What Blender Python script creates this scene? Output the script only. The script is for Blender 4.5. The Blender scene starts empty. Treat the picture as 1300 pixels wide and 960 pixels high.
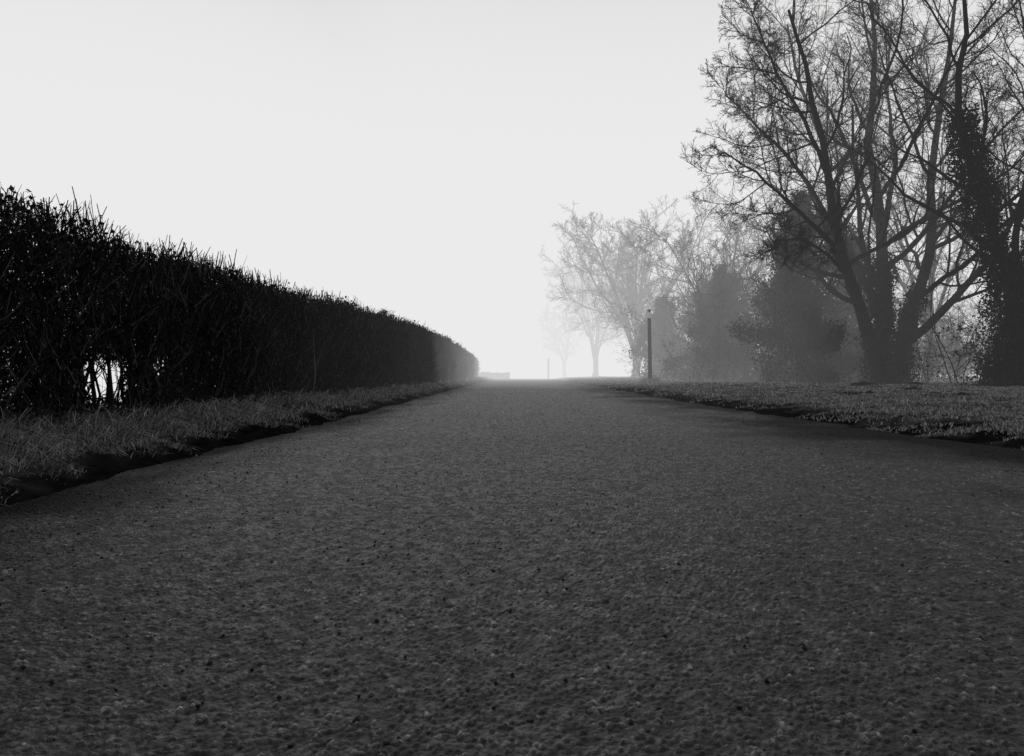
import bpy, math, numpy as np
rng=np.random.default_rng(7)
scene=bpy.context.scene
scene.view_settings.view_transform='Standard'
scene.view_settings.look='None'
scene.view_settings.exposure=0
COL=scene.collection

# ---------------------------------------------------------------- helpers
def fast_mesh(name,V,F,mat=None,smooth=False,attrs=None,parent=None):
    V=np.asarray(V,np.float32).reshape(-1,3); F=np.asarray(F,np.int32)
    k=F.shape[1]; me=bpy.data.meshes.new(name)
    me.vertices.add(len(V)); me.vertices.foreach_set('co',V.ravel())
    me.loops.add(F.size); me.loops.foreach_set('vertex_index',F.ravel())
    me.polygons.add(len(F)); me.polygons.foreach_set('loop_start',np.arange(0,F.size,k,dtype=np.int32))
    if smooth: me.polygons.foreach_set('use_smooth',np.ones(len(F),bool))
    me.update(calc_edges=True)
    if attrs:
        for n,a in attrs.items():
            at=me.attributes.new(n,'FLOAT','POINT'); at.data.foreach_set('value',np.asarray(a,np.float32).ravel())
    if mat: me.materials.append(mat)
    ob=bpy.data.objects.new(name,me); COL.objects.link(ob)
    if parent: ob.parent=parent
    return ob

def empty(name,loc=(0,0,0)):
    e=bpy.data.objects.new(name,None); COL.objects.link(e); return e

_lat=np.random.default_rng(99).random((256,256))
def vnoise(x,y):
    xi=np.floor(x).astype(int); yi=np.floor(y).astype(int)
    fx=x-xi; fy=y-yi; fx=fx*fx*(3-2*fx); fy=fy*fy*(3-2*fy)
    a=_lat[xi&255,yi&255]; b=_lat[(xi+1)&255,yi&255]; c=_lat[xi&255,(yi+1)&255]; d=_lat[(xi+1)&255,(yi+1)&255]
    return (a*(1-fx)+b*fx)*(1-fy)+(c*(1-fx)+d*fx)*fy
def fbm(x,y,o=4):
    s=0;a=.5
    for i in range(o):
        s=s+a*vnoise(x*2**i+17.3*i,y*2**i+5.1*i); a*=.5
    return s
def sst(a,b,x):
    t=np.clip((x-a)/(b-a),0,1); return t*t*(3-2*t)
def norm(v): return v/np.maximum(np.linalg.norm(v,axis=-1,keepdims=True),1e-9)

def tubes(P,R,k=3):
    B,n,_=P.shape
    T=norm(np.gradient(P,axis=1))
    ref=np.tile(np.array([0.31,0.95,0.05]),(B,1,1)); 
    U=norm(np.cross(T,ref)); W=np.cross(T,U)
    a=np.arange(k)*2*math.pi/k
    V=P[:,:,None,:]+R[:,:,None,None]*(np.cos(a)[None,None,:,None]*U[:,:,None,:]+np.sin(a)[None,None,:,None]*W[:,:,None,:])
    idx=np.arange(B*n*k).reshape(B,n,k)
    i0=idx[:,:-1,:]; i1=idx[:,1:,:]
    F=np.stack([i0,np.roll(i0,-1,2),np.roll(i1,-1,2),i1],-1).reshape(-1,4)
    return V.reshape(-1,3),F
def merge(parts):
    Vs=[];Fs=[];o=0
    for V,F in parts:
        Vs.append(V);Fs.append(F+o);o+=len(V)
    return np.concatenate(Vs),np.concatenate(Fs)

def grow(P,R,L,nc,tmin,ang,ratio,rr,nseg,up,wander,tmax=1.0,rmin=.004,tip=.3,fall=.55):
    B,n,_=P.shape
    t=(np.arange(nc)[None,:]+rng.random((B,nc)))/nc*(tmax-tmin)+tmin
    f=t*(n-1); i=np.minimum(f.astype(int),n-2); fr=(f-i)[...,None]
    b=np.arange(B)[:,None]
    p0=P[b,i]*(1-fr)+P[b,i+1]*fr
    r0=R[b,i]*(1-fr[...,0])+R[b,i+1]*fr[...,0]
    T=norm(P[b,i+1]-P[b,i])
    q=rng.normal(size=T.shape); q=norm(q-(q*T).sum(-1,keepdims=True)*T)
    a=np.radians(ang)*rng.uniform(.6,1.4,t.shape)[...,None]
    D=norm(np.cos(a)*T+np.sin(a)*q)
    LL=(L[:,None]*ratio*(1-fall*t)*rng.uniform(.55,1.35,t.shape))
    p0=p0.reshape(-1,3);D=D.reshape(-1,3);LL=LL.reshape(-1);r0=np.maximum(r0.reshape(-1)*rr,rmin)
    pts=[p0];d=D
    for s in range(nseg):
        d=norm(d+np.array([0,0,up])+rng.normal(size=d.shape)*wander)
        pts.append(pts[-1]+d*(LL/nseg)[:,None])
    Pn=np.stack(pts,1)
    Rn=np.maximum(r0[:,None]*np.linspace(1,tip,nseg+1)[None,:],rmin*.6)
    return Pn,Rn,LL

def resample(ctrl,n,r0,r1):
    c=np.array(ctrl,float); m=len(c)
    ts=np.linspace(0,m-1-1e-6,n); out=[]
    for t in ts:
        i=int(t);f=t-i
        p0=c[max(i-1,0)];p1=c[i];p2=c[min(i+1,m-1)];p3=c[min(i+2,m-1)]
        out.append(.5*((2*p1)+(-p0+p2)*f+(2*p0-5*p1+4*p2-p3)*f*f+(-p0+3*p1-3*p2+p3)*f**3))
    P=np.array(out); P[1:]+=rng.normal(size=(n-1,3))*.05*min(1,r0*5)
    R=r1+(r0-r1)*(1-np.linspace(0,1,n))**1.2
    R[0]*=1.35
    return P,R

def make_tree(name,stems,mat,counts=(15,8,7,5),lr=(.46,.52,.52,.5),rmin=.006,ups=(.07,.05,.02,0),tmins=(.25,.15,.12,.1),ang=50):
    root=empty(name)
    Ps=[];Rs=[]
    for c,r0,r1 in stems:
        P,R=resample(c,14,r0,r1);Ps.append(P);Rs.append(R)
    P=np.stack(Ps);R=np.stack(Rs);L=np.linalg.norm(np.diff(P,axis=1),axis=2).sum(1)
    V,F=tubes(P,R,10); fast_mesh('trunk',V,F,mat,True,parent=root)
    parts=[]
    k=[6,4,3,3]; ns=[8,6,4,3]; wd=[.13,.13,.13,.13]; rr=(.50,.5,.5,.6)
    for i,nc in enumerate(counts):
        P,R,L=grow(P,R,L,nc,tmins[i],ang if i==0 else 46,lr[i],rr[i],ns[i],ups[i],wd[i],rmin=rmin*(2.4,1.6,1.1,.8)[i])
        parts.append(tubes(P,R,k[i]))
    V,F=merge(parts); fast_mesh('branches',V,F,mat,False,parent=root)
    return root

def leaves(C,size,rngs=rng,flat=0.0):
    n=len(C)
    u=norm(rngs.normal(size=(n,3))); w=rngs.normal(size=(n,3)); w[:,2]*=1-flat
    w=norm(w-(w*u).sum(1,keepdims=True)*u)
    s=(size*rngs.uniform(.6,1.4,n))[:,None]
    a=C-u*s*.5; b=C+w*s*.35; c=C+u*s*.5; d=C-w*s*.35
    V=np.stack([a,b,c,d],1).reshape(-1,3)
    return V,np.arange(n*4).reshape(n,4)

# ---------------------------------------------------------------- materials
def mat_base(name):
    m=bpy.data.materials.new(name); m.use_nodes=True
    nt=m.node_tree; return m,nt,nt.nodes['Principled BSDF']
def ramp(nt,fac,stops):
    r=nt.nodes.new('ShaderNodeValToRGB'); e=r.color_ramp.elements
    while len(e)<len(stops): e.new(.5)
    for el,(p,c) in zip(e,stops): el.position=p; el.color=(c,c,c,1)
    nt.links.new(fac,r.inputs[0]); return r.outputs[0]
def noise(nt,scale,detail=4,rough=.6,vec=None):
    n=nt.nodes.new('ShaderNodeTexNoise'); n.inputs['Scale'].default_value=scale
    n.inputs['Detail'].default_value=detail; n.inputs['Roughness'].default_value=rough
    if vec is None:
        g=nt.nodes.new('ShaderNodeNewGeometry'); vec=g.outputs['Position']
    nt.links.new(vec,n.inputs['Vector']); return n.outputs['Fac']
def mixc(nt,f,a,b,mode='MIX'):
    m=nt.nodes.new('ShaderNodeMix'); m.data_type='RGBA'; m.blend_type=mode
    if isinstance(f,float): m.inputs[0].default_value=f
    else: nt.links.new(f,m.inputs[0])
    for s,x in ((6,a),(7,b)):
        if isinstance(x,float): m.inputs[s].default_value=(x,x,x,1)
        else: nt.links.new(x,m.inputs[s])
    return m.outputs[2]
def attr(nt,n):
    a=nt.nodes.new('ShaderNodeAttribute'); a.attribute_name=n; return a.outputs['Fac']
def bump(nt,h,strength,dist,bs):
    b=nt.nodes.new('ShaderNodeBump'); b.inputs['Strength'].default_value=strength; b.inputs['Distance'].default_value=dist
    nt.links.new(h,b.inputs['Height']); nt.links.new(b.outputs[0],bs.inputs['Normal'])
def simple(name,lo,hi,scale=6,rough=.9,spec=.2,island=False,pw=None):
    m,nt,bs=mat_base(name)
    if island:
        g=nt.nodes.new('ShaderNodeNewGeometry'); f=g.outputs['Random Per Island']
    else: f=noise(nt,scale,2)
    st=[(.15,lo),(.85,hi)] if pw is None else [(.0,lo),(pw,lo+(hi-lo)*.25),(1,hi)]
    nt.links.new(ramp(nt,f,st),bs.inputs['Base Color'])
    bs.inputs['Roughness'].default_value=rough; bs.inputs['Specular IOR Level'].default_value=spec
    return m

m_bark=simple('bark',.012,.04,9,spec=0); 
m_ivy=simple('ivy_leaves',.006,.045,island=True,rough=.55,spec=.2,pw=.6)
m_twig=simple('hedge_twigs',.008,.22,island=True,spec=0,pw=.78)
m_hleaf=simple('hedge_leaves',.004,.12,island=True,rough=.6,spec=.12,pw=.78)
m_grassL=simple('grass_blades_verge',.04,.85,island=True,spec=0,pw=.35)
m_grassR=simple('grass_blades_frosted',.13,.80,island=True,spec=0,pw=.35)
m_wood=simple('post_wood',.02,.05,12); m_white=simple('white_paint',.75,.85,5,rough=.5)
m_stone=simple('stone_chips',.01,.20,island=True,rough=.7,pw=.7)
m_wall=simple('wall_stone',.02,.04,3)

# asphalt : albedo per vertex from the stone layout, fine grain in shader
m_road,nt,bs=mat_base('asphalt')
g=nt.nodes.new('ShaderNodeNewGeometry')
vor=nt.nodes.new('ShaderNodeTexVoronoi'); vor.inputs['Scale'].default_value=100
nt.links.new(g.outputs['Position'],vor.inputs['Vector'])
vb=nt.nodes.new('ShaderNodeSeparateColor'); nt.links.new(vor.outputs['Color'],vb.inputs[0])
fine=noise(nt,240,2,.7)
alb=attr(nt,'alb')
c=mixc(nt,1.0,alb,ramp(nt,vb.outputs[0],[(.1,.25),(.6,.8),(.97,2.4)]),'MULTIPLY')
c=mixc(nt,1.0,c,ramp(nt,fine,[(.3,.45),(.7,1.7)]),'MULTIPLY')
nt.links.new(c,bs.inputs['Base Color'])
nt.links.new(attr(nt,'rgh'),bs.inputs['Roughness'])
sp=nt.nodes.new('ShaderNodeMath'); sp.operation='MULTIPLY_ADD'; nt.links.new(attr(nt,'edge'),sp.inputs[0]); sp.inputs[1].default_value=-.72; sp.inputs[2].default_value=.8
nt.links.new(sp.outputs[0],bs.inputs['Specular IOR Level'])
hs=nt.nodes.new('ShaderNodeMath'); hs.operation='MULTIPLY_ADD'; nt.links.new(vor.outputs['Distance'],hs.inputs[0]); hs.inputs[1].default_value=-1.2; nt.links.new(fine,hs.inputs[2])
bump(nt,hs.outputs[0],.7,.004,bs)

# ground
m_ground,nt,bs=mat_base('ground_soil_grass')
soil=ramp(nt,noise(nt,14,4,.7),[(.3,.004),(.7,.022)])
gr=ramp(nt,noise(nt,5,6,.75),[(.3,.02),(.5,.10),(.72,.28)])
c=mixc(nt,attr(nt,'grass'),soil,gr); c=mixc(nt,attr(nt,'frost'),c,.45)
nt.links.new(c,bs.inputs['Base Color']); bs.inputs['Roughness'].default_value=1; bs.inputs['Specular IOR Level'].default_value=0

# ---------------------------------------------------------------- terrain
def eL(y): return 1.78+.10*(vnoise(y*.9,y*0+3)-.5)+.09*(vnoise(y*4,y*0+8)-.5)
def eR(y): return 2.65+1.0*np.exp(-np.maximum(y-2,0)/3.5)+.20*(vnoise(y*.8,y*0+33)-.5)+.12*(vnoise(y*3.3,y*0+38)-.5)
def crest(y): 
    d=np.maximum(y-58,0); return -np.minimum(.0011*d*d, .06*d)
def ground_h(x,y):
    dl=-x-eL(y); dr=x-eR(y)
    n=fbm(x*1.7,y*1.7); n2=fbm(x*7+50,y*7,3)
    hl=-.03+.10*sst(-.05,.5,dl+.3*(n2-.45))+.05*sst(.2,1.1,dl)*n*1.3+.06*(n2-.45)*sst(.05,.4,dl)
    hl=hl-1.2*sst(2.6,16,dl)
    hr=-.03+.10*sst(-.05,.9,dr+.7*(n-.45))+.13*sst(.4,3.5,dr)*(n+.1)+.07*(n2-.45)*sst(.05,.5,dr)
    hr=hr-.05*sst(6,20,dr)
    h=np.where(dl>-.1,hl,np.where(dr>-.1,hr,-.03))
    return h+crest(y)
def axis(segs):
    out=[]
    for a,b,s in segs: out.append(np.arange(a,b,s))
    return np.concatenate(out)
xs=np.concatenate([[-900,-500,-300,-180,-110,-70,-45,-30,-22],axis([(-16,-6,.5),(-6,-3.3,.15),(-3.3,-1.5,.03),(-1.5,2.2,.4),(2.2,5,.04),(5,12,.12),(12,30,.6)]),[34,45,70,110,180,300,500,900]])
ys=np.concatenate([[-900,-400,-150,-60,-30],axis([(-12,1,.4),(1,8,.05),(8,20,.1),(20,50,.3),(50,110,1.5)]),[130,160,220,300,500,900]])
X,Y=np.meshgrid(xs,ys); Z=ground_h(X,Y); Z=np.where(np.abs(Y)>200,np.minimum(Z,-3),Z)
nx,ny=len(xs),len(ys); id_=np.arange(nx*ny).reshape(ny,nx)
F=np.stack([id_[:-1,:-1],id_[:-1,1:],id_[1:,1:],id_[1:,:-1]],-1).reshape(-1,4)
dl=-X-eL(Y);dr=X-eR(Y)
nn=fbm(X*2.5+9,Y*2.5,4)
grass=np.maximum(sst(.3,.7,dl+.6*(nn-.45)),sst(.3,1.3,dr+1.8*(nn-.47)))
grass*=1-.85*sst(.7,1.0,dl)*(1-sst(2,2.6,dl))
fr=sst(2.4,3.2,dl)
fast_mesh('ground',np.stack([X,Y,Z],-1),F,m_ground,True,attrs={'grass':grass,'frost':fr})

# ---------------------------------------------------------------- road
def worley(x,y,cs):
    gx=x/cs;gy=y/cs;ix=np.floor(gx).astype(int);iy=np.floor(gy).astype(int)
    best=np.full(x.shape,9.,np.float32);rid=np.zeros(x.shape,np.float32)
    j1=np.random.default_rng(1).random((512,512));j2=np.random.default_rng(2).random((512,512));j3=np.random.default_rng(3).random((512,512))
    for a in (-1,0,1):
        for b in (-1,0,1):
            cx=ix+a;cy=iy+b;k1=cx&511;k2=cy&511
            d=(cx+j1[k1,k2]-gx)**2+(cy+j2[k1,k2]-gy)**2
            m=d<best;best=np.where(m,d,best);rid=np.where(m,j3[k1,k2],rid)
    return np.sqrt(best),rid
y=.9;l=[]
while y<6: l.append(y); y+=max(.003,.0042*y**.8)
rows=np.concatenate([np.arange(-14,.9,.06),l,np.exp(np.arange(math.log(6),math.log(40),.0055)),np.arange(40,130,.6)])
s=np.linspace(-1,1,1150)
s=.40*s+.60*s**3
Yr=np.repeat(rows[:,None],len(s),1)
l_=-(eL(rows)+.12)[:,None];r_=(eR(rows)+.15)[:,None]
Xr=np.where(s[None,:]<0,-l_*s[None,:],r_*s[None,:])
F1,rid=worley(Xr,Yr,.011)
dome=np.clip(1-(F1/.6)**2,0,1)
has=(rid>.15)
fade=1-.55*sst(5,15,Yr)
patch=fbm(Xr*.9+3,Yr*.35,4); med=fbm(Xr*5+7,Yr*5,4); clus=fbm(Xr*45,Yr*45,3)
Zr=.0035+.0062*dome*(.15+.85*rid**1.3)*has*fade+.006*(fbm(Xr*1.2,Yr*.8,3)-.45)+.0032*(clus-.45)*fade
Zr=Zr+crest(Yr)+.002
edge=np.maximum(sst(.65,-.05,Xr-l_-.8*(fbm(Xr*3,Yr*2,3)-.45)),sst(1.5,.05,r_-Xr-1.9*(fbm(Xr*2,Yr*1.3,4)-.45)))
stone=np.clip(dome*.30+.75*rid**2.2*has,0,1)
mixd=sst(3.5,10,Yr)
stone=stone*(1-mixd)+(.12+.88*rng.random(stone.shape)**2.2)*mixd
alb=np.interp(stone,[0,.3,.7,1],[.002,.013,.055,.19])
alb=alb*(.82+.36*sst(.25,.7,patch))*(.88+.24*sst(.25,.65,med))*(.7+.6*sst(.3,.6,clus))
alb=alb*(1-edge)+.010*edge*(.4+med)*(.4+stone*1.6)
rgh=.70-.15*sst(.3,.6,clus)*(1-edge)
nxr,nyr=len(s),len(rows)
id_=np.arange(nxr*nyr,dtype=np.int32).reshape(nyr,nxr)
F=np.stack([id_[:-1,:-1],id_[:-1,1:],id_[1:,1:],id_[1:,:-1]],-1).reshape(-1,4)
fast_mesh('road',np.stack([Xr,Yr,Zr],-1),F,m_road,True,attrs={'alb':alb,'edge':edge,'rgh':rgh})
del F1,rid,dome,stone,alb

n=5000
yy=np.exp(rng.uniform(math.log(1.0),math.log(24),n)); xx=rng.uniform(-1,1,n)
xx=np.where(rng.random(n)<.5,np.sign(xx)*(1-rng.random(n)**1.0*.3),xx)
xx=np.where(xx<0,xx*eL(yy),xx*(eR(yy)))
C=np.stack([xx,yy,np.full(n,.007)],1)
ico=np.array([[0,0,1],[.89,0,.3],[.28,.85,.3],[-.72,.53,.3],[-.72,-.53,.3],[.28,-.85,.3],[.1,.1,-.6]])
icf=np.array([[0,1,2],[0,2,3],[0,3,4],[0,4,5],[0,5,1],[6,2,1],[6,3,2],[6,4,3],[6,5,4],[6,1,5]])
sz=rng.uniform(.002,.006,n)*(1+yy*.04)
V=ico[None]*sz[:,None,None]*rng.uniform(.6,1.3,(n,7,3))+C[:,None,:]
F=(icf[None]+7*np.arange(n)[:,None,None]).reshape(-1,3)
fast_mesh('loose_gravel',V,F,m_stone)

# ---------------------------------------------------------------- grass
def blades(C,h,w,lean,mat,name,droop=None):
    n=len(C);a=rng.uniform(0,2*math.pi,n)
    side=np.stack([np.cos(a),np.sin(a),0*a],1)*(w/2)[:,None]
    ld=rng.normal(size=(n,3));ld[:,2]=0;ld=norm(ld)
    if droop is not None: ld=norm(ld+droop)
    lv=ld*(h*lean)[:,None]
    up=np.array([0,0,1.])
    mid=C+lv*.35+up*(h*.6)[:,None]; tip=C+lv+up*(h*(1-.45*np.clip(lean,0,1.7)))[:,None]
    V=np.stack([C-side,C+side,mid+side*.7,mid-side*.7,tip],1).reshape(-1,3)
    b=5*np.arange(n)[:,None]
    F=np.concatenate([b+np.array([0,1,2]),b+np.array([0,2,3]),b+np.array([3,2,4])])
    return fast_mesh(name,V,F,mat)
n=120000
yy=np.exp(rng.uniform(math.log(1.2),math.log(56),n)); dd=rng.beta(1.4,1.6,n)*1.5+.10
cl=fbm(dd*3+5,yy*3,3); keep=(cl+.35*rng.random(n)>.56)&(dd+.8*(cl-.45)+.15*rng.random(n)>.40); yy=yy[keep];dd=dd[keep]; n=len(yy)
xx=-eL(yy)-dd; zz=ground_h(xx,yy)
tuft=fbm(xx*5,yy*5+40,3)
h=rng.uniform(.03,.19,n)*(.4+.9*sst(.3,1.0,dd))*(.1+1.9*tuft); w=.0024+.0007*yy
blades(np.stack([xx,yy,zz-.01],1),h,w,rng.uniform(.3,2.4,n),m_grassL,'verge_grass',np.array([.6,0,0]))
n=320000
yy=np.exp(rng.uniform(math.log(2),math.log(60),n)); dd=rng.random(n)**1.3*np.minimum(3+yy*.75,26)+.12
cl=fbm(dd*2.5+15,yy*2.5+4,4); keep=(dd*.8+2.0*(cl-.47)+.5*rng.random(n)>.85)&(cl+.3*rng.random(n)>.46); yy=yy[keep];dd=dd[keep]; n=len(yy)
xx=eR(yy)+dd; zz=ground_h(xx,yy)
h=rng.uniform(.02,.06,n)*(.3+1.5*fbm(xx*2,yy*2,3)+.012*yy); w=.003+.0007*yy
blades(np.stack([xx,yy,zz-.008],1),h,w,rng.uniform(.3,1.7,n),m_grassR,'lawn_grass')

# ---------------------------------------------------------------- hedge
hy=np.array([-6,4,8,11,15,20,30,45,56]); hx=np.array([3.05,3.05,2.95,2.85,2.72,2.65,2.6,2.68,2.9])
ht=np.array([1.58,1.58,1.57,1.60,1.70,1.78,1.80,1.55,1.3])
def hfront(y): return np.interp(y,hy,hx)
def htop(y): return np.interp(y,hy,ht)+.06*(fbm(y*.7,y*0+2,3)-.45)
hedge=empty('hedge')
def sample_y(n,a,b): return np.exp(rng.uniform(math.log(a+8),math.log(b+8),n))-8
def gapmask(yy,z,dep):
    gapn=fbm(yy*1.9+3,z*4+9,3)
    g1=(z<.4)&(gapn<.22)&(yy<9)
    wob=.24*(fbm(yy*5,z*14,2)-.4)
    yc=yy-dep*1.75
    g2=(np.abs(yc-5.58)<.34+wob)&(np.abs(z-.24)<.15+wob*.8)
    g3=(np.abs(yc-6.5)<.12+wob)&(np.abs(z-.34)<.08+wob*.6)
    return g1|g2|g3
n=1000; yy=rng.uniform(-3,54,n); dep=rng.choice([.25,.5,.75],n)+rng.normal(size=n)*.07
kk=~((np.abs(yy-dep*1.75-5.58)<.3)&(rng.random(n)<.7)); yy=yy[kk];dep=dep[kk];n=len(yy)
x0=-hfront(yy)-dep; z0=ground_h(x0,yy)-.03; H=htop(yy)*rng.uniform(.8,1.0,n)
t=np.linspace(0,1,7)
P=np.stack([x0[:,None]+np.cumsum(rng.normal(size=(n,7))*.035,1),yy[:,None]+np.cumsum(rng.normal(size=(n,7))*.045,1),z0[:,None]+(H-z0)[:,None]*t],-1)
R=rng.uniform(.008,.020,n)[:,None]*np.linspace(1,.35,7)
parts=[tubes(P,R,5)]
L=H
P1,R1,L1=grow(P[yy<20],R[yy<20],L[yy<20],10,.08,35,.38,.5,4,.14,.2,rmin=.003)
def inside(P,pad=.0):
    tip=P[:,-1]; f=-hfront(tip[:,1])+.03+pad; b=-hfront(tip[:,1])-1.05-pad
    return (tip[:,0]<f)&(tip[:,0]>b)&(tip[:,2]<htop(tip[:,1])+.02)
c1=P1[:,2]; k=inside(P1,.03)&~(gapmask(c1[:,1],c1[:,2]/1.55,-hfront(c1[:,1])-c1[:,0])&(rng.random(len(c1))<.6)); parts.append(tubes(P1[k],R1[k],3))
n=140000
yy=sample_y(n,-3,55); dep=rng.random(n)**1.25; z=rng.random(n)
topn=htop(yy)+.13*(vnoise(yy*2.2,dep*3)-.5)+.03*rng.normal(size=n)
bulge=.24*(fbm(yy*1.3,z*2.5,3)-.45)
x0=-hfront(yy)+bulge*2*(1-dep)-dep*1.0; zb=ground_h(x0,yy)
z0=zb-.02+(topn-zb-.10)*z
keep=~(gapmask(yy,z+.03,dep)&(rng.random(n)<.95))
yy=yy[keep];x0=x0[keep];z0=z0[keep];n=len(yy)
ln=rng.uniform(.10,.32,n)
d=norm(np.stack([rng.normal(size=n)*.38,rng.normal(size=n)*.45,.5+.6*rng.random(n)],1))
pts=[np.stack([x0,yy,z0],1)]
for s_ in range(2):
    d=norm(d+rng.normal(size=d.shape)*.22); pts.append(pts[-1]+d*(ln/2)[:,None])
P=np.stack(pts,1)
lim=htop(P[:,-1,1])+.08; over=P[:,-1,2]>lim
P=P[~(over&(rng.random(n)<.85))]
tz=P[:,-1]; kg=gapmask(tz[:,1],(tz[:,2]-.08)/1.5,-hfront(tz[:,1])-tz[:,0])&(rng.random(len(P))<.85); P=P[~kg]
r=rng.uniform(.0015,.0040,len(P))*(1+.035*np.maximum(P[:,0,1],0))
parts.append(tubes(P,r[:,None]*np.array([1,.8,.45]),3))
n=12000
yy=sample_y(n,-3,55); dep=rng.random(n)
cluster=vnoise(yy*3.5+7,dep*2)
x0=-hfront(yy)-dep*1.0; z0=htop(yy)-.13+.13*(vnoise(yy*2.2,dep*3)-.5)
ln=(.07+.17*rng.random(n)*cluster*1.6)*np.where(yy<14,1,.75)
d=norm(np.stack([rng.normal(size=n)*.25,rng.normal(size=n)*.33,np.ones(n)],1))
p0=np.stack([x0,yy,z0],1); P=np.stack([p0,p0+d*(ln*.5)[:,None],p0+d*ln[:,None]+rng.normal(size=(n,3))*.008],1)
r=rng.uniform(.003,.006,n)*(1+.02*np.maximum(yy,0))
parts.append(tubes(P,r[:,None]*np.array([1,.9,.7]),4))
V,F=merge(parts); fast_mesh('stems_and_twigs',V,F,m_twig,parent=hedge)
n=290000
yy=sample_y(n,-3,55); dep=rng.random(n)**1.1; z=1-rng.random(n)**1.05
topn=htop(yy)+.13*(vnoise(yy*2.2,dep*3)-.5)+.02*rng.normal(size=n)
bulge=.24*(fbm(yy*1.3,z*2.5,3)-.45)
x0=-hfront(yy)+bulge*2*(1-dep)-dep*1.0; zb=ground_h(x0,yy); z0=zb+(topn-zb)*z
clump=fbm(yy*6,z*7+dep*4,3)
keep=~gapmask(yy,z,dep)&((clump+.3*rng.random(n)>.48)|((z<.55)&(rng.random(n)<.6)))
C=np.stack([x0,yy,z0],1)[keep]
V,F=leaves(C,.030+.0012*np.maximum(C[:,1],0)); fast_mesh('leaves',V,F,m_hleaf,parent=hedge)

# ---------------------------------------------------------------- trees
def ivy_on(P,Rf,n,size,root,name='ivy',squash=1.0):
    t=rng.random(n);m=len(P);f=t*(m-1);i=np.minimum(f.astype(int),m-2);fr=(f-i)[:,None]
    c=P[i]*(1-fr)+P[i+1]*fr
    a=rng.uniform(0,2*math.pi,n)
    lump=.1+1.9*fbm(a/math.pi*3+4,t*10+P[0,0],3)
    rad=Rf(t)*lump*rng.random(n)**.45
    C=c+np.stack([np.cos(a)*rad,np.sin(a)*rad,rng.normal(size=n)*.18-.15*rad],1)
    V,F=leaves(C,np.full(n,size)); fast_mesh(name,V,F,m_ivy,parent=root)

A=[(11.5,24,0),(11.0,23.9,1.2),(10.4,23.6,2.6),(9.7,23.4,4.8),(9.2,23.2,7.2),(8.6,23,9.4),(8.0,22.8,11.2)]
Bm=[(11.6,24.1,0),(11.35,24.2,1.8),(11.6,24.4,4.2),(11.2,24.6,7.5),(11.5,24.8,10.5),(11.3,25,13.3)]
Cc=[(11.7,24,0),(12.0,24,1.9),(12.9,24.1,4.4),(13.1,24.4,7.4),(13.7,24.6,10.6),(14.0,24.8,13)]
Dd=[(10.2,23.6,3.0),(9.3,23.2,4.5),(8.1,22.8,5.4),(7.0,22.6,6.3),(6.0,22.4,6.9)]
Ee=[(11.9,24,1.2),(13.0,23.6,2.4),(14.3,23.2,4.1),(15.3,23,6.3),(16.2,22.8,8.5)]
Ff=[(11.3,24.3,2.6),(10.6,25.2,5),(10.3,26,8),(9.6,26.6,10.8),(9.4,27,12.6)]
Gg=[(9.9,23.5,4.2),(8.9,23.8,6.4),(7.6,24,8.0),(6.5,24.2,9.2)]
Hh=[(9.5,23.3,6.0),(8.5,22.6,7.6),(7.3,22.2,9.4),(6.6,22,10.8)]
Ii=[(11.5,24.4,5),(12.3,25.2,7.5),(12.4,26,10),(12.8,26.6,12.5)]
Jj=[(9.8,23.4,3.6),(9.0,22.6,4.0),(8.0,22.0,4.3),(7.2,21.6,4.2)]
tree=make_tree('bare_tree',[(A,.25,.04),(Bm,.29,.04),(Cc,.23,.04),(Dd,.10,.02),(Ee,.15,.03),(Ff,.14,.03),(Gg,.09,.02),(Hh,.08,.02),(Ii,.10,.02),(Jj,.06,.015)],m_bark,counts=(15,10,8,6),rmin=.006,lr=(.46,.54,.54,.5),ang=56)
ivy_on(np.array([(11.3,23.9,0),(11.2,23.9,2),(11.4,24.1,4)]),lambda t:.62-.2*t,9000,.08,tree)
ivy_on(np.array([(11.8,24,0),(12.0,24,1.6),(12.5,24,3.2)]),lambda t:.50-.2*t,6000,.08,tree)
G=[(12.5,19.2,0),(12.35,19.2,1.6),(11.8,19.1,3.6),(11.15,19,5.6),(10.8,19,7.5),(11.0,19,9.6),(10.8,19,11.4)]
Gr=[(12.1,19.1,2.6),(12.6,19.4,4.6),(13.0,19.6,7),(12.8,19.8,10)]
Gs=[(12.4,19.2,1),(13.3,19.4,3.2),(14.2,19.6,6),(14.5,19.8,9)]
t2=make_tree('ivy_clad_tree',[(G,.19,.03),(Gr,.11,.02),(Gs,.12,.02)],m_bark,counts=(15,9,7,5),rmin=.005)
P,_=resample(G,14,.0,.0)
ivy_on(P[:9],lambda t:.72-.32*t,19000,.07,t2)
ivy_on(np.array([(12.6,19.2,-.1),(13.0,19.4,1.5),(13.3,19.4,3.8)]),lambda t:1.2-.5*t,24000,.08,t2,'ivy_side')

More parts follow.
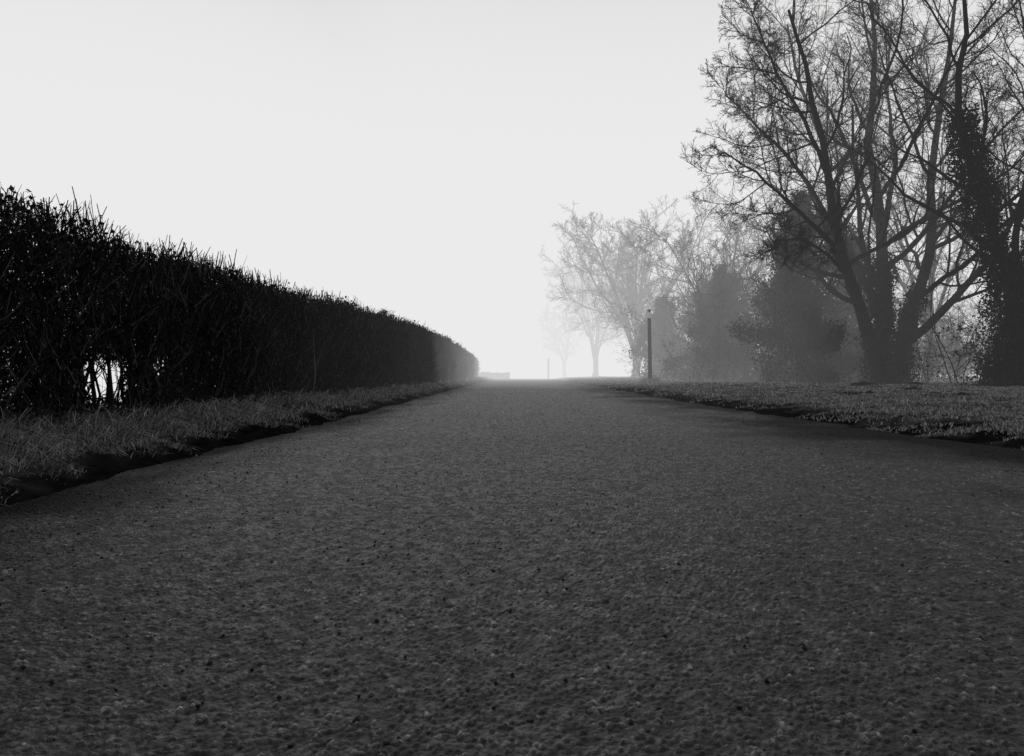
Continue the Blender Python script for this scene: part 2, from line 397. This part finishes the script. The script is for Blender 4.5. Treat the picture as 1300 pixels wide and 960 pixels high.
def auto_stems(x,y,H,spread,n,r):
    st=[]
    for i in range(n):
        a=2*math.pi*(i+rng.random()*.5)/n; s=spread*rng.uniform(.6,1)*(.3 if i==0 else 1)
        dx,dy=math.cos(a)*s,math.sin(a)*s
        h=H*rng.uniform(.75,.95)*(1.08 if i==0 else 1)
        b=H*rng.uniform(.05,.2)
        st.append(([(x,y,0 if i==0 else b),(x+dx*.10,y+dy*.10,max(H*.2,b*1.3)),(x+dx*.42,y+dy*.42,H*.42),(x+dx*.78,y+dy*.78,H*.62),(x+dx*1.05,y+dy*1.05,h*.9)],r*(1 if i==0 else .5),r*.1))
    return st
def bgtree(name,x,y,H,spread,n,r,counts,rmin,ang=52,lr=(.5,.52,.52,.5)):
    return make_tree(name,auto_stems(x,y,H,spread,n,r),m_bark,counts=counts,rmin=rmin,ang=ang,lr=lr)
bgtree('bare_tree',7.6,50,12.0,4.4,7,.26,(15,10,7,5),.010)
bgtree('bare_tree',10.9,41,10.0,3.6,6,.2,(14,9,7,5),.008)
bgtree('bare_tree',6.8,68,12.5,5.0,5,.26,(12,9,6,5),.013)
bgtree('bare_tree',17.5,33,14,4.5,4,.2,(12,8,6,4),.008)
bgtree('bare_tree',5.5,92,9.5,3.5,4,.25,(10,7,5,4),.02)
def ivytree(x,y,H,r,n,size,stems=4,up=1.12):
    root=bgtree('ivy_covered_tree',x,y,H*up,r*1.15,stems,.15,(12,7,5,4),.007,lr=(.46,.5,.5,.5))
    lx,ly=rng.normal(size=2)*.3
    P=np.array([(x,y,-.1),(x+lx,y,H*.3),(x+lx*.3,y+ly,H*.62),(x-lx*.5,y,H*.95)])
    ivy_on(P,lambda t:r*(.95-.78*t),n//2,size,root)
    for i in range(22):
        a=rng.uniform(0,6.28);h=H*rng.uniform(.0,1)**1.3*.85;q=r*(1.35-1.1*h/H)*rng.uniform(.5,1.15)
        c=np.array([(x+math.cos(a)*q*.2,y+math.sin(a)*q*.2,h+.3),(x+math.cos(a)*q*.7,y+math.sin(a)*q*.7,h+.3),(x+math.cos(a)*q*1.25,y+math.sin(a)*q*1.25,h+rng.uniform(-.4,.7))])
        w=rng.uniform(.25,.7)
        ivy_on(c,lambda t:w*(1-.6*t),n//30,size,root,'ivy_clump')
ivytree(9.7,26.5,6.9,1.8,46000,.09)
ivytree(8.7,33,5.2,1.9,26000,.10)
ivytree(10.6,30,4.4,2.0,22000,.10)
ivytree(12.0,28,5.8,1.5,20000,.10)
ivytree(7.9,42,4.6,1.9,20000,.12)
ivytree(9.6,38,5.2,2.0,18000,.12)

root=empty('shrub_thicket')
n=360
ty=rng.uniform(22,48,n); tx=np.where(rng.random(n)<.65,rng.uniform(12.5,26,n),7.0+rng.uniform(0,7,n))
ty=np.where(tx<12.5,np.maximum(ty,30),ty)
H=rng.uniform(1.2,4.4,n)
P=np.stack([tx[:,None]+np.cumsum(rng.normal(size=(n,6))*.16,1),ty[:,None]+np.cumsum(rng.normal(size=(n,6))*.16,1),np.linspace(0,1,6)[None]*H[:,None]],-1)
R=rng.uniform(.012,.028,n)[:,None]*np.linspace(1,.3,6)
pp=[tubes(P,R,5)]
P1,R1,L1=grow(P,R,H,12,.05,55,.55,.6,5,.04,.2,rmin=.006); pp.append(tubes(P1,R1,3))
P2,R2,L2=grow(P1,R1,L1,7,.1,50,.55,.6,4,.02,.2,rmin=.0045); pp.append(tubes(P2,R2,3))
P3,R3,L3=grow(P2,R2,L2,3,.1,50,.55,.6,3,.0,.2,rmin=.004); pp.append(tubes(P3,R3,3))
V,F=merge(pp); fast_mesh('shrub_branches',V,F,m_bark,parent=root)
k=rng.integers(0,len(P2),40000); C=P2[k,rng.integers(0,5,40000)]; C=C[C[:,2]<1.9]
V,F=leaves(C,np.full(len(C),.09)); fast_mesh('bramble_leaves',V,F,m_ivy,parent=root)

# ---------------------------------------------------------------- posts
import bmesh
def boxobj(name,loc,dim,mat,parent,bev=.008,rot=(0,0,0)):
    bm=bmesh.new(); bmesh.ops.create_cube(bm,size=1)
    for v in bm.verts: v.co.x*=dim[0];v.co.y*=dim[1];v.co.z*=dim[2]
    bmesh.ops.bevel(bm,geom=bm.edges[:],offset=bev,segments=2,affect='EDGES')
    me=bpy.data.meshes.new(name);bm.to_mesh(me);bm.free();me.materials.append(mat)
    o=bpy.data.objects.new(name,me);o.location=loc;o.rotation_euler=rot;COL.objects.link(o);o.parent=parent;return o
post=empty('marker_post')
px_,py_=4.97,29.; gz=float(ground_h(np.array([px_]),np.array([py_]))[0])
P=np.array([[(px_,py_,gz-.1),(px_-.01,py_,gz+1),(px_-.03,py_,gz+2),(px_-.04,py_,gz+2.72)]]); V,F=tubes(P,np.array([[.080,.072,.066,.060]]),12); fast_mesh('shaft',V,F,m_wood,True,parent=post)
boxobj('cap',(px_-.04,py_,gz+2.73),(.14,.14,.04),m_wood,post)
boxobj('white_plate',(px_-.07,py_-.085,gz+2.56),(.19,.02,.32),m_white,post,.004,(math.radians(-25),0,0))
n=900; a=rng.uniform(0,6.28,n); rr_=rng.random(n)**.5*.35
xx=px_+np.cos(a)*rr_;yy=py_+np.sin(a)*rr_
blades(np.stack([xx,yy,ground_h(xx,yy)-.02],1),rng.uniform(.1,.26,n),np.full(n,.02),rng.uniform(.1,.8,n),m_grassL,'grass_tuft')
fp=empty('marker_post'); zz=float(crest(np.array([74.]))[0])
P=np.array([[(2.9,74,zz-.2),(2.9,74,zz+1),(2.9,74,zz+2.1)]]);V,F=tubes(P,np.array([[.10,.10,.09]]),10);fast_mesh('shaft',V,F,m_wood,True,parent=fp)
boxobj('cap',(2.9,74,zz+2.12),(.22,.22,.07),m_wood,fp)
wl=empty('field_wall')
for i in range(9): boxobj('wall_section_%d'%i,(-4.3+i*.42,66+.05*i,-.12+.03*math.sin(i*2.3)),(.405,.4,1.25+.06*math.sin(i*5.)),m_wall,wl,.03)
V=[];Fm=[];o=0
for mx,my,mr in [(8.9,20,.28),(9.3,20.3,.2),(10.6,20.5,.25),(8.2,16,.2),(5.4,12.5,.16),(5.9,13,.14),(6.6,11.5,.13)]:
    u=np.linspace(0,1,10);th=np.linspace(0,2*math.pi,25)[:-1]
    U,T=np.meshgrid(u,th,indexing='ij');r=U*mr*(1+.3*(vnoise(np.cos(T)*2+mx,np.sin(T)*2+my)-.5))
    x_=mx+r*np.cos(T)*1.3;y_=my+r*np.sin(T);z_=ground_h(x_,y_)-.02+mr*.5*(1-U**2)+.04*(vnoise(x_*22,y_*22)-.5)
    V.append(np.stack([x_,y_,z_],-1).reshape(-1,3));id_=np.arange(240).reshape(10,24)+o
    Fm.append(np.stack([id_[:-1],np.roll(id_[:-1],-1,1),np.roll(id_[1:],-1,1),id_[1:]],-1).reshape(-1,4));o+=240
m_soil=simple('mole_soil',.006,.03,20)
fast_mesh('molehills',np.concatenate(V),np.concatenate(Fm),m_soil,True)

# ---------------------------------------------------------------- fog (separate banks of mist, thicker with distance, none overlapping)
LF=.83
def fogbox(name,x0,x1,y0,y1,z0,z1,sig):
    m=bpy.data.materials.new(name);m.use_nodes=True;nt=m.node_tree;nt.nodes.clear()
    out=nt.nodes.new('ShaderNodeOutputMaterial');ab=nt.nodes.new('ShaderNodeVolumeAbsorption');em=nt.nodes.new('ShaderNodeEmission');ad=nt.nodes.new('ShaderNodeAddShader')
    ab.inputs['Color'].default_value=(0,0,0,1);ab.inputs['Density'].default_value=sig
    em.inputs['Color'].default_value=(1,1,1,1);em.inputs['Strength'].default_value=sig*LF  # mist glows by itself: emission stands in for scattered daylight
    nt.links.new(ab.outputs[0],ad.inputs[0]);nt.links.new(em.outputs[0],ad.inputs[1]);nt.links.new(ad.outputs[0],out.inputs['Volume'])
    V=[(x,y,z) for z in (z0,z1) for y in (y0,y1) for x in (x0,x1)]
    F=[(0,2,3,1),(4,5,7,6),(0,1,5,4),(2,6,7,3),(0,4,6,2),(1,3,7,5)]
    fast_mesh(name,V,F,m)
fogbox('fog',-7.28,430,8.0,22.98,-30,30,.002)
fogbox('fog',-7.28,430,23.0,44.98,-30,30,.0155)
fogbox('fog',-400,430,45.0,405,-30,30,.045)
fogbox('fog',-400,-7.3,-55,44.98,-30,14,.055)

# ---------------------------------------------------------------- world + sun
w=bpy.data.worlds.new('World');scene.world=w;w.use_nodes=True;nt=w.node_tree;nt.nodes.clear()
N=nt.nodes.new;Lk=nt.links.new
out=N('ShaderNodeOutputWorld');bg=N('ShaderNodeBackground');bg2=N('ShaderNodeBackground');add=N('ShaderNodeAddShader')
sky=N('ShaderNodeTexSky');sky.sky_type='NISHITA';sky.sun_disc=False;sky.sun_elevation=math.radians(28);sky.sun_rotation=math.radians(-6)
bw=N('ShaderNodeRGBToBW');Lk(sky.outputs[0],bw.inputs[0]);Lk(bw.outputs[0],bg2.inputs[0]);bg2.inputs[1].default_value=.003
tc=N('ShaderNodeTexCoord');sep=N('ShaderNodeSeparateXYZ');Lk(tc.outputs['Generated'],sep.inputs[0])
r=N('ShaderNodeValToRGB');Lk(sep.outputs['Z'],r.inputs[0]);e=r.color_ramp.elements
st=[(0,.84),(.12,.83),(.28,.73),(.44,.57),(.62,.22),(1,.07)]
while len(e)<len(st): e.new(.5)
for el,(p,c) in zip(e,st): el.position=p;el.color=(c,c,c,1)
dot=N('ShaderNodeVectorMath');dot.operation='DOT_PRODUCT';Lk(tc.outputs['Generated'],dot.inputs[0]);dot.inputs[1].default_value=(-.10,.98,.12)
mr=N('ShaderNodeMapRange');Lk(dot.outputs['Value'],mr.inputs[0]);mr.interpolation_type='SMOOTHSTEP'
mr.inputs[1].default_value=.0;mr.inputs[2].default_value=1.0;mr.inputs[3].default_value=.33;mr.inputs[4].default_value=1.0
mu=N('ShaderNodeMath');mu.operation='MULTIPLY';Lk(r.outputs[0],mu.inputs[0]);Lk(mr.outputs[0],mu.inputs[1])
Lk(mu.outputs[0],bg.inputs[0]);bg.inputs[1].default_value=1
Lk(bg.outputs[0],add.inputs[0]);Lk(bg2.outputs[0],add.inputs[1]);Lk(add.outputs[0],out.inputs[0])
sd=bpy.data.lights.new('sun','SUN');sd.energy=.5;sd.angle=math.radians(25)
so=bpy.data.objects.new('sun',sd);COL.objects.link(so)
from mathutils import Vector
dv=Vector((-math.sin(math.radians(6)),math.cos(math.radians(6)),math.tan(math.radians(28))))
so.rotation_euler=dv.to_track_quat('Z','Y').to_euler()

# ---------------------------------------------------------------- camera
cd=bpy.data.cameras.new('camera');cd.lens=27;cd.sensor_width=36;cd.clip_start=.05;cd.clip_end=3000
co=bpy.data.objects.new('camera',cd);COL.objects.link(co);co.location=(0,0,.5)
co.rotation_euler=(math.radians(90-.41),0,math.radians(.47));scene.camera=co
